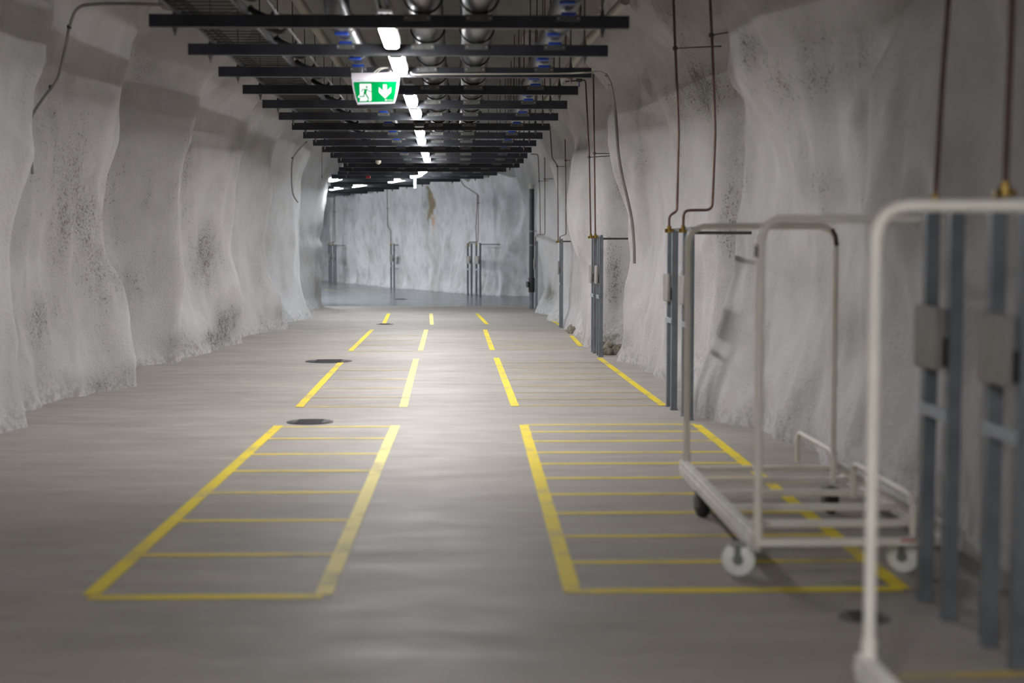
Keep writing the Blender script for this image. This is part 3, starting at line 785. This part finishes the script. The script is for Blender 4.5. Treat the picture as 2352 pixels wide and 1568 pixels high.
# ------------------------------------------------------------ exit signs
SY = 11.06
def SPX(zx, zy, y): return P(780 + zx / 12.06, 130 + zy / 12.06, y)
def sign_poly(pts, y, th=.0012):
    mb = MB(); n = len(pts)
    a = [SPX(zx, zy, y) for zx, zy in pts]; a = [Vector((p.x, y, p.z)) for p in a]; b = [p + Vector((0, th, 0)) for p in a]
    mb.add(a + b, [tuple(range(n)), tuple(range(n, 2 * n))[::-1]] + [(i, (i + 1) % n, (i + 1) % n + n, i + n) for i in range(n)])
    return mb
def disc(cx, cy, r, n=20): return [(cx + r * math.cos(i * 2 * math.pi / n), cy + r * math.sin(i * 2 * math.pi / n)) for i in range(n)]
def stroke(pts, w_):
    quads = []
    for (x0, y0), (x1, y1) in zip(pts, pts[1:]):
        d = math.hypot(x1 - x0, y1 - y0); nx_, ny_ = -(y1 - y0) / d * w_ / 2, (x1 - x0) / d * w_ / 2
        ex, ey = (x1 - x0) / d * w_ * .3, (y1 - y0) / d * w_ * .3
        quads.append([(x0 + nx_ - ex, y0 + ny_ - ey), (x1 + nx_ + ex, y1 + ny_ + ey), (x1 - nx_ + ex, y1 - ny_ + ey), (x0 - nx_ - ex, y0 - ny_ - ey)])
    return quads
c0 = SPX(990, 880, SY)
sg = thing('exit_sign', 'green lit exit sign with running man and down arrow under the third beam', 'exit sign', (c0.x, SY, c0.z))
outer = [(325, 450), (1640, 440), (1655, 560), (1650, 700), (1630, 860), (1600, 1010), (1560, 1170), (1520, 1300), (495, 1322), (440, 1170), (395, 1010), (360, 850), (340, 700), (328, 560)]
sign_poly(outer, SY - .0, .045).build('housing', 'sign_body', sg, angle=25)
sign_poly([(360, 665), (1605, 640), (1588, 700), (1500, 1240), (1520, 1290), (505, 1315), (515, 1265), (440, 1030), (385, 800)], SY - .004, .004).build('lit_frame', 'sign_glow', sg, False)
face = [(385, 705), (1590, 680), (1572, 850), (1545, 1020), (1500, 1245), (510, 1265), (455, 1080), (415, 900)]
fc = sign_poly(face, SY - .006, .002).build('green_face', 'sign_green', sg, False)
y = SY - .0075
sign_poly([(562, 750), (868, 752), (876, 762), (880, 950), (885, 1200), (862, 1230), (800, 1230), (815, 1190), (790, 1180), (745, 1228), (552, 1232), (566, 1195), (572, 1140), (520, 1142), (508, 1110), (525, 1080), (560, 1062), (555, 900), (552, 762)], y).build('door_pictogram', 'sign_white', sg, False)
y -= .0015
fig = MB()
def addp(poly):
    m2 = sign_poly(poly, y); fig.add(m2.v, m2.f)
addp(disc(752, 843, 28))
for q in stroke([(607, 966), (642, 906), (765, 906)], 20) + stroke([(765, 908), (818, 964), (885, 964)], 20) + stroke([(712, 1010), (802, 1165)], 34) + stroke([(688, 1000), (672, 1102), (556, 1104)], 26): addp(q)
addp([(690, 900), (768, 900), (748, 975), (738, 1035), (666, 1035), (672, 975)])
fig.build('running_figure', 'sign_green', sg, False)
sign_poly([(1200, 770), (1305, 770), (1312, 945), (1415, 845), (1428, 850), (1428, 985), (1262, 1162), (1085, 990), (1085, 855), (1096, 850), (1200, 948)], y).build('down_arrow', 'sign_white', sg, False)
sign_poly([(1255, 1195), (1268, 1183), (1282, 1190), (1296, 1183), (1307, 1195), (1300, 1212), (1281, 1228), (1262, 1212)], y).build('heart_mark', 'sign_white', sg, False)
sign_poly([(430, 648), (490, 647), (490, 655), (430, 656)], SY - .003).build('red_print', 'sign_red', sg, False)
sign_poly([(496, 647), (565, 646), (565, 654), (496, 655)], SY - .003).build('grey_print', 'hub', sg, False)
fcv = bpy.data.curves.new('brand_text', 'FONT'); fcv.body = 'TEKNOWARE'; fcv.size = .0115; fcv.extrude = .0005; fcv.align_x = 'LEFT'
tmp = bpy.data.objects.new('tmp', fcv); C.objects.link(tmp); bpy.context.view_layer.update()
dg = bpy.context.evaluated_depsgraph_get(); me = bpy.data.meshes.new_from_object(tmp.evaluated_get(dg)); bpy.data.objects.remove(tmp)
txt = bpy.data.objects.new('brand_lettering', me); C.objects.link(txt); me.materials.clear(); me.materials.append(M['sign_white'])
p = SPX(1312, 1222, SY); wtx = max(v.co.x for v in me.vertices)
sx = (SPX(1480, 1222, SY).x - p.x) / wtx
txt.parent = sg; txt.location = Vector((p.x, y - .001, p.z)) - sg.location; txt.rotation_euler = (math.pi / 2, 0, 0); txt.scale = (sx, 1, 1)
mb = MB(); 
for xx in (-.11, .11): mb.bbox((c0.x + xx, SY + .035, 2.668), (.02, .03, .06), .003)
mb.build('mounting_bracket', 'plate', sg)
for i, (a, b) in enumerate((((870, 164), (905, 156)), ((876, 165), (915, 158)))):
    mb = MB(); mb.tube(smoothline([P(a[0] - 11, a[1] + 3, SY + .03), P(a[0], a[1] - 6, SY + .03), P(a[0] + 14, a[1] - 9, SY + .03), P(b[0], b[1], SY + .03)], 6), .005, 6)
    mb.build('lead_wire', 'cable_pale', sg)
# second sign, edge-on, where the row bends
b2 = P(953, 404, 27.2)
s2 = thing('exit_sign', 'far exit sign seen edge-on and glowing at the tunnel bend', 'exit sign', (b2.x, 27.2, 2.5))
mb = MB(); mb.prism([(27.2 + a, b) for a, b in ((-.17, 2.66), (.17, 2.66), (.16, 2.56), (.12, 2.44), (-.12, 2.44), (-.16, 2.56))], b2.x - .02, b2.x + .025, 'x'); mb.build('housing', 'sign_body', s2)
mb = MB(); mb.prism([(27.2 + a, b) for a, b in ((-.15, 2.61), (.15, 2.61), (.11, 2.45), (-.11, 2.45))], b2.x + .025, b2.x + .028, 'x'); mb.build('lit_panel', 'sign_glow', s2)
mb = MB(); mb.prism([(27.2 + a, b) for a, b in ((-.15, 2.61), (.15, 2.61), (.11, 2.45), (-.11, 2.45))], b2.x - .023, b2.x - .02, 'x'); mb.build('green_face', 'sign_green', s2)

# small ceiling items
p = P(963, 283, beam_y(7) - .25)
t = thing('speaker_dome', 'black round speaker dome hanging by the seventh beam', 'speaker', (p.x, p.y, p.z))
mb = MB(); mb.tube([p + Vector((0, 0, dz)) for dz in (.045, .04, .02, 0, -.02, -.035)], [.03, .055, .066, .066, .055, .03], 20); mb.build('dome', 'black', t)
mb = MB(); mb.tube([p + Vector((0, 0, dz)) for dz in (-.034, -.044)], [.052, .05], 20); mb.build('rim', 'lamp_body', t)
mb = MB(); mb.tube([p + Vector((0, 0, .04)), p + Vector((0, 0, .25))], .006, 6); mb.build('stem', 'rod', t)
p = P(869, 373, beam_y(12) - .06)
t = thing('smoke_detector', 'cream round detector under the beams left of the tube lights', 'detector', (p.x, p.y, p.z))
mb = MB(); mb.tube([p + Vector((0, 0, dz)) for dz in (.03, .0, -.02)], [.045, .043, .03], 18); mb.build('body', 'detector', t)
mb = MB(); mb.tube([p + Vector((0, 0, dz)) for dz in (-.02, -.03)], [.02, .014], 12); mb.build('sensor', 'detector', t)
p = P(846, 406.5, beam_y(14) + .6)
t = thing('alarm_sounder', 'small red box under the far beams', 'alarm', (p.x, p.y, p.z))
mb = MB(); mb.bbox(p, (.08, .06, .045), .01); mb.build('body', 'red', t)
mb = MB(); mb.tube([p + Vector((.02, -.03, 0)), p + Vector((.02, -.036, 0))], .014, 12); mb.build('lens', 'red', t)

# ------------------------------------------------------------ outlet stands along the wall
def stand(label, pairs, to_wall, name='outlet_stand', hgt=1.44, pw=.048):
    """pairs: [(far_post, near_post), ...] floor points"""
    base = pairs[-1][1].copy(); t = thing(name, label, 'outlet stand', base, 'free standing outlet frames along the rock')
    d = (pairs[0][0] - pairs[-1][1]).normalized(); rot = Matrix.Rotation(math.atan2(d.y, d.x), 3, 'Z'); out = Vector(to_wall).normalized()
    for a, b in pairs:
        for p in (a, b):
            mb = MB(); n_ = -out if True else out
            for q, dim in ((out * 0, None),):
                # U shaped strut: web towards the tunnel, two flanges
                mb.box(p + n_ * (pw / 2 - .003) + Vector((0, 0, hgt / 2)), (pw, .006, hgt), rot)
                for s_ in (-1, 1): mb.box(p + d * s_ * (pw / 2 - .003) + Vector((0, 0, hgt / 2)), (.006, pw, hgt), rot)
                for s_ in (-1, 1): mb.box(p + out * (pw / 2 - .003) + d * s_ * (pw / 2 - .008) + Vector((0, 0, hgt / 2)), (.014, .006, hgt), rot)
            po = mb.build('post', 'post', t, smooth=False)
            mb = MB(); mb.bbox(p + Vector((0, 0, .006)), (pw * 1.25, pw * 1.25, .012), .002, rot); mb.build('foot_plate', 'post', po) if False else mb.build('foot_plate', 'post', t)
        m = (a + b) / 2; ln = (a - b).length
        mb = MB(); mb.bbox(m + d * .02 - out * (pw / 2 + .016) + Vector((0, 0, .985)), (ln * .92, .03, .225), .008, rot); bx = mb.build('outlet_box', 'box', t)
        mb = MB(); mb.bbox(b - out * (pw / 2 + .006) + Vector((0, 0, .94)), (.030, .010, .10), .003, rot); mb.build('socket', 'black', t)
        mb = MB(); mb.bbox(m - out * (pw / 2 + .004) + Vector((0, 0, .72)), (ln + .02, .008, .045), .002, rot); mb.build('crossbar', 'post_light', t)
    a, b = pairs[0][0], pairs[-1][1]
    mb = MB(); mb.bbox((a + b) / 2 + Vector((0, 0, hgt + .012)), ((a - b).length + pw + .08, .03, .022), .003, rot); mb.build('top_bar', 'post', t)
    mb = MB(); mb.tube([b + Vector((0, 0, hgt - .02)), b + out * .75 + Vector((0, 0, hgt - .02))], .012, 8); mb.build('wall_strut', 'rod', t)
    return t
def near_pair(X, Y, sp=.26): return (Vector((X, Y + sp / 2, 0)), Vector((X, Y - sp / 2, 0)))
fx = lambda px, py: fv(px, py)
stand('nearest blurred blue-grey outlet frame, cut by the right picture edge', [near_pair(1.672, 5.02), near_pair(1.69, 4.42)], (1, .05, 0))
stand('blue-grey outlet frame right behind the far end of the trolley', [near_pair(1.625, 11.53), near_pair(1.65, 10.85)], (1, .05, 0))
stand('blue-grey double outlet frame in the middle of the right wall', [near_pair(1.525, 17.78), near_pair(1.545, 17.2)], (1, .05, 0))
stand('slim single outlet frame on the right wall beyond the double one', [near_pair(1.468, 23.5, .24)], (1, .05, 0))
stand('far outlet frame beside the black standpipe', [near_pair(1.325, 29.45, .24)], (1, .1, 0))
def far_stand(label, pix):
    ps = [fx(*q) for q in pix]; pairs = [(ps[i], ps[i + 1]) for i in range(0, len(ps), 2)]
    stand(label, pairs, (.85, .45, 0))
far_stand('double outlet frame right of the brown stain on the far wall', [(1074.5, 676.2), (1083, 677), (1094, 678), (1103, 679)])
far_stand('single outlet frame in the middle of the far wall', [(898.5, 661), (905.5, 661.8)])
far_stand('double outlet frame at the far wall beside the left wall corner', [(756.7, 649), (761.3, 649.3), (767.2, 649.8), (771.5, 650.2)])

# copper pipes above the frames
def pipe(label, pts, r=.009, clamps=(), fitting=True, name='copper_pipe', mat='copper', cat='pipe', rr=.05):
    q = [P(px, py, Y) for px, py, Y in pts]
    t = thing(name, label, cat, q[0])
    mb = MB(); mb.tube(rounded(q, rr), r, 8); mb.build('pipe_run', mat, t)
    if fitting:
        mb = MB(); mb.tube([q[0] - Vector((0, 0, .0)), q[0] + Vector((0, 0, .05))], r * 1.7, 8)
        mb.tube([q[0] + Vector((-.035, 0, .012)), q[0] + Vector((.035, 0, .012))], r * 1.5, 8); mb.build('brass_fitting', 'brass', t)
    for (ax, ay, Y, bx, by, Yb) in clamps:
        a, b = P(ax, ay, Y), P(bx, by, Yb)
        mb = MB(); mb.tube([a, b], .006, 6); mb.tube([a - Vector((0, 0, .014)), a + Vector((0, 0, .014))], r * 1.9, 8); mb.build('wall_clamp', 'rod', t)
    return t
pipe('blurred brown pipe rising behind the nearest trolley bar, left one', [(2147, 478, 5.15), (2150, 430, 5.15), (2164, 200, 5.3), (2181, -30, 5.4)], .010)
pipe('blurred brown pipe near the right picture edge, running up', [(2308, 455, 4.5), (2309, 430, 4.5), (2318, 200, 4.6), (2327, -30, 4.7)], .011)
B = 11.4
pipe('brown pipe with a small jog above the trolley, left one', [(1537, 533, B), (1537, 495, B), (1555, 485, B), (1559, 300, B), (1551, 110, B), (1546, -20, B)], .0105, [(1551, 111, B, 1656, 106, 12.4)])
B = 10.9
pipe('brown pipe with a long sideways step above the trolley', [(1569, 533, B), (1570, 483, B), (1636, 482, B), (1643, 300, B), (1635, 80, B), (1630, -20, B)], .0105, [(1634, 81, B, 1673, 74, 11.2)])
B = 17.6
t = pipe('brown pipe with a valve on top at the double outlet frame', [(1357, 547, B), (1353, 350, B), (1345, 184, B), (1300, 187, B - .6)], .010, [(1353, 361, B, 1400, 358, 18.3)])
mb = MB(); a = P(1330, 184.5, B - .2); mb.tube([a - Vector((.035, 0, 0)), a + Vector((.035, 0, 0))], .022, 10); mb.build('valve', 'rod', t)
mb = MB(); mb.bbox(a - Vector((0, .02, .045)), (.012, .012, .07), .003); mb.build('valve_handle', 'blue', t)
B = 17.3
pipe('brown pipe standing straight at the double outlet frame, right one', [(1367.5, 546, B), (1365, 351, B), (1363, 170, B)], .010, [(1365, 352, B, 1413, 353, 18.2)])
B = 23.5
pipe('thin brown pipe with a bend above the single outlet frame', [(1282, 557, B), (1280.5, 380, B), (1268, 362, B), (1263, 286, B), (1225, 285, B)], .009, [(1280, 382, B, 1302, 382, 24.2)])
pipe('thin brown pipe with a low step above the single outlet frame', [(1286, 557, B - .3), (1286, 543, B - .3), (1300, 538, 22.4), (1299.5, 430, 22.4), (1298, 320, 22.4)], .009, [(1299, 368.5, 22.4, 1316, 368, 23.2)], fitting=False)
B = 29.3
pipe('thin brown pipe right behind the black standpipe', [(1229, 562, B), (1230, 543, B), (1241, 538, 27.4), (1240, 450, 27.4), (1236, 354, 27.4), (1219, 354, 27.4)], .009, [(1238, 416, 27.4, 1257, 415, 28)], fitting=False)
pipe('thin brown pipe second behind the black standpipe', [(1233, 538.5, B - .2), (1251.5, 538, 27.2), (1251.5, 450, 27.2), (1251, 362, 27.2)], .009, [(1251, 411, 27.2, 1269, 410, 27.8)], fitting=False)
B = 39.6
pipe('brown pipe bent out to the left above the far double frame', [(1076, 565, B), (1076.5, 556, B), (1098, 555.5, B), (1099, 448, B), (1064, 425, B), (1058, 412, B)], .012, [(1098, 466, B, 1104, 466, 39.8)])
pipe('brown pipe straight up above the far double frame', [(1094.5, 565, B - .2), (1093, 520, B - .2), (1096, 470, B - .2), (1096.5, 445, B - .2)], .012)
pipe('brown pipe jogging above the single far frame', [(897.8, 564, 46.9), (897.8, 530, 46.9), (890.5, 520, 46.7), (889, 432, 46.5)], .013, [(889, 478.5, 46.9, 896, 478.5, 47.1)])
pipe('brown pipe straight above the far left frame', [(765, 563, 53.3), (766, 470, 53.3), (768.5, 445, 53.3)], .014)
pipe('brown pipe with a low step above the far left frame', [(755.5, 563, 53.6), (756, 558, 53.6), (769.5, 556, 53.6), (768.5, 445, 53.6)], .014, [(768, 486, 53.6, 774, 486, 53.8)])

# black standpipe
t = thing('standpipe', 'tall black standpipe with a cream collar at the end of the right wall', 'pipe', fv(1221, 711))
b_ = fv(1221, 709); Y = b_.y
zt = P(1221, 424, Y).z; c = Vector((P(1221, 560, Y).x, Y, 0))
mb = MB(); mb.tube([c + Vector((0, 0, .42)), c + Vector((0, 0, zt - .08))], .058, 18); mb.build('black_pipe', 'black_pipe', t)
mb = MB()
for i, (a, r) in enumerate(((-.09, .064), (-.05, .062), (-.02, .07))): mb.tube([c + Vector((0, 0, zt + a)), c + Vector((0, 0, zt + a + .025))], r, 18)
mb.tube([c + Vector((0, 0, zt - .09)), c + Vector((0, 0, zt))], .058, 18); mb.build('collar', 'collar', t)
mb = MB(); mb.tube([c + Vector((0, 0, .0)), c + Vector((0, 0, .42))], .052, 18); mb.build('grey_base', 'post', t)
mb = MB(); mb.tube([c + Vector((0, 0, .36)), c + Vector((0, 0, .38)), c + Vector((0, 0, .66)), c + Vector((0, 0, .68))], [.066, .07, .07, .066], 18)
mb.tube([c + Vector((0, 0, .53)), c + Vector((-.09, -.03, .53))], .055, 16); mb.tube([c + Vector((-.085, -.028, .53)), c + Vector((-.105, -.035, .53))], .066, 16); mb.build('access_tee', 'black', t)
for z in (1.36, 1.66):
    mb = MB(); mb.tube([c + Vector((0, 0, z)), c + Vector((0, 0, z + .03))], .066, 18); mb.tube([c + Vector((.05, 0, z + .015)), c + Vector((.25, .1, z + .015))], .008, 6); mb.build('pipe_clamp', 'hub', t)

# ------------------------------------------------------------ cables down the rock
def cable(label, pts, r, mat='cable', clips=()):
    q = [P(*p) for p in pts]; t = thing('cable', label, 'cable', q[0])
    mb = MB(); mb.tube(smoothline(q, 8), r, 7); mb.build('cable_run', mat, t)
    for c_ in clips:
        p = P(*c_); mb = MB(); mb.bbox(p, (.03, .03, .03), .006); mb.build('cable_clip', 'rod', t)
    return t
cable('grey cable sagging from the nearest beam down the left wall', [(392, 12, 9.6), (300, 9, 9.8), (215, 10, 10.2), (178, 20, 10.5), (160, 60, 10.8), (150, 110, 11), (132, 180, 11.2), (100, 225, 11.4), (72, 270, 11.6), (67, 320, 11.6), (72, 360, 11.6), (75, 400, 11.6)], .012, 'cable', [(159, 62, 10.8), (117, 200, 11.3), (71, 334, 11.6)])
cable('grey cable hugging the left wall further down the tunnel', [(704, 326, 19.8), (690, 340, 20.8), (674, 362, 22.2), (670, 390, 22.4), (671, 430, 22.4), (675, 450, 22.5), (684, 464, 22.8)], .013, 'cable', [(672, 363, 22.2)])
BY = beam_y(3)
cable('pale cable running along the third beam to the right wall', [(943, 165, BY - .03), (952, 171, BY - .03), (1000, 170.5, BY - .02), (1100, 170, BY - .02), (1200, 169.5, BY - .02), (1300, 168.5, BY - .02), (1356, 166, BY - .02), (1376, 164, 12.4), (1392, 172, 13.6), (1402, 192, 14.8)], .006, 'cable_pale')
cable('thick grey cable bundle running down the right wall', [(1392, 172, 13.6), (1403, 195, 15), (1411, 240, 15.8), (1416, 290, 15.9), (1420, 350, 15.8), (1428, 400, 15.8), (1442, 460, 15.9), (1451, 505, 15.9), (1456, 560, 15.9), (1457, 605, 15.9)], .017, 'cable', [(1401, 193, 14.9)])

# ------------------------------------------------------------ trolleys
def trolley(label, x0, x1, yn, yf, wheels, hoops, bar_end=0.0, marks=True):
    t = thing('platform_trolley', label, 'trolley', ((x0 + x1) / 2, (yn + yf) / 2, 0))
    top = 1.415; r = .0165
    for nm, y in (('end_hoop', yf), ('end_hoop', yn)):
        q = [Vector((x0, y, .13)), Vector((x0, y, top)), Vector((x1, y, top)), Vector((x1, y, .13))]
        mb = MB(); mb.tube(rounded(q, .10, 8), r, 14); h_ = mb.build(nm, 'cream', t)
        mb = MB(); mb.tube([(x0, y, .16), (x0, y, .24)], r + .005, 12); mb.build('weld_sleeve', 'cream', h_)
        mb = MB(); mb.tube([(x1, y, .16), (x1, y, .24)], r + .005, 12); mb.build('weld_sleeve', 'cream', h_)
    mb = MB(); mb.tube([(x1 - .028 + .001, yf - .012, top - .012), (x1 - .006, yf - .012, top - .05), (x1, yf - .012, top - .10)], .012, 8); mb.build('bare_metal_patch', 'rust', t)
    mb = MB(); mb.tube([(x0 - .012, yn, top - .10), (x0 - .012, yn, top - .15)], .012, 8); mb.build('bare_metal_patch', 'rust', t)
    for x, s_ in ((x0 - .01, 1), (x1 + .01, -1)):
        ln = yf - yn + .05; ym = (yf + yn) / 2; mb = MB()
        mb.bbox((x - .018 * s_, ym, .155), (.006, ln, .075), .002); mb.bbox((x, ym, .190), (.040, ln, .006), .002); mb.bbox((x, ym, .121), (.040, ln, .006), .002)
        mb.bbox((x - .022 * s_, ym, .155), (.006, ln, .02), .002)
        mb.build('side_rail', 'cream_rail', t, smooth=False)
    n = 6
    for i in range(n):
        y = yn + (yf - bar_end - yn) * i / (n - 1)
        mb = MB(); mb.bbox(((x0 + x1) / 2, y, .150 if i else .148), (x1 - x0, .05, .028), .006); mb.build('deck_bar', 'cream', t)
    mb = MB(); mb.bbox(((x0 + x1) / 2 + .1, yn + .12, .118), (x1 - x0 - .3, .05, .02), .004); mb.build('axle_bar', 'hub', t)
    if marks:
        mb = MB(); mb.box((x0 + .38, yf - .37 - .026, .152), (.10, .001, .012)); o = mb.build('marking', 'sign_red', t); o['label'] = 'faded red print'
        mb = MB(); mb.box((x1 - .18, yn - .026, .158), (.06, .001, .010)); o = mb.build('marking', 'sign_red', t); o['label'] = 'faded red print'
    for xh, ya, yb in hoops:
        q = [Vector((xh, ya, .15)), Vector((xh, ya, .31)), Vector((xh, yb, .31)), Vector((xh, yb, .15))]
        mb = MB(); mb.tube(rounded(q, .07, 5), .014, 10); mb.build('guard_hoop', 'cream', t)
    for (x, y, ang, mat) in wheels:
        rw = .066; d = Vector((math.cos(ang), math.sin(ang), 0)); c = Vector((x, y, rw))      # d: axle direction
        cs = thing('caster', '', '', (x, y, 0)); del cs['label']; del cs['category']
        cs.parent = t; cs.location = Vector((x, y, 0)) - t.location
        whl = MB(); whl.tube([c - d * .020, c - d * .015, c + d * .015, c + d * .020], [rw - .006, rw, rw, rw - .006], 28)
        hb = MB(); hb.tube([c - d * .024, c + d * .024], .022, 16)
        fk = MB(); rot = Matrix.Rotation(ang, 3, 'Z')
        for s2_ in (-1, 1): fk.bbox(c + d * .033 * s2_ + Vector((0, 0, .02)), (.004, .026, .075), .001, rot)
        fk.bbox(c + Vector((0, 0, .060)) + Vector((0, 0, -.0)), (.075, .06, .006), .001, rot); fk.tube([c + Vector((0, 0, .058)), Vector((x, y, .135))], .014, 10)
        for mb_, nm, mt in ((whl, 'wheel', mat), (hb, 'hub', 'hub'), (fk, 'fork', 'hub')): mb_.build(nm, mt, cs)
    return t
tw = trolley('cream tubular platform trolley standing on the yellow marked bay', 1.118, 1.89, 5.50, 7.36,
             [(1.060, 5.58, 1.25, 'nylon'), (1.115, 6.82, .25, 'black'), (1.735, 5.62, 1.0, 'nylon'), (1.76, 6.9, .2, 'black')],
             [(1.765, 7.62, 6.86), (1.765, 6.50, 5.60)])
XT = P(2006, 900, 3.79).x
trolley('blurred cream trolley in the foreground, cut off at the right and bottom', XT, XT + .77, 1.95, 3.79,
        [(1.16, 3.45, .3, 'nylon'), (1.76, 3.45, .2, 'nylon'), (1.16, 2.2, .1, 'black'), (1.76, 2.2, .1, 'black')],
        [(1.74, 3.65, 3.0)], bar_end=.30, marks=False)
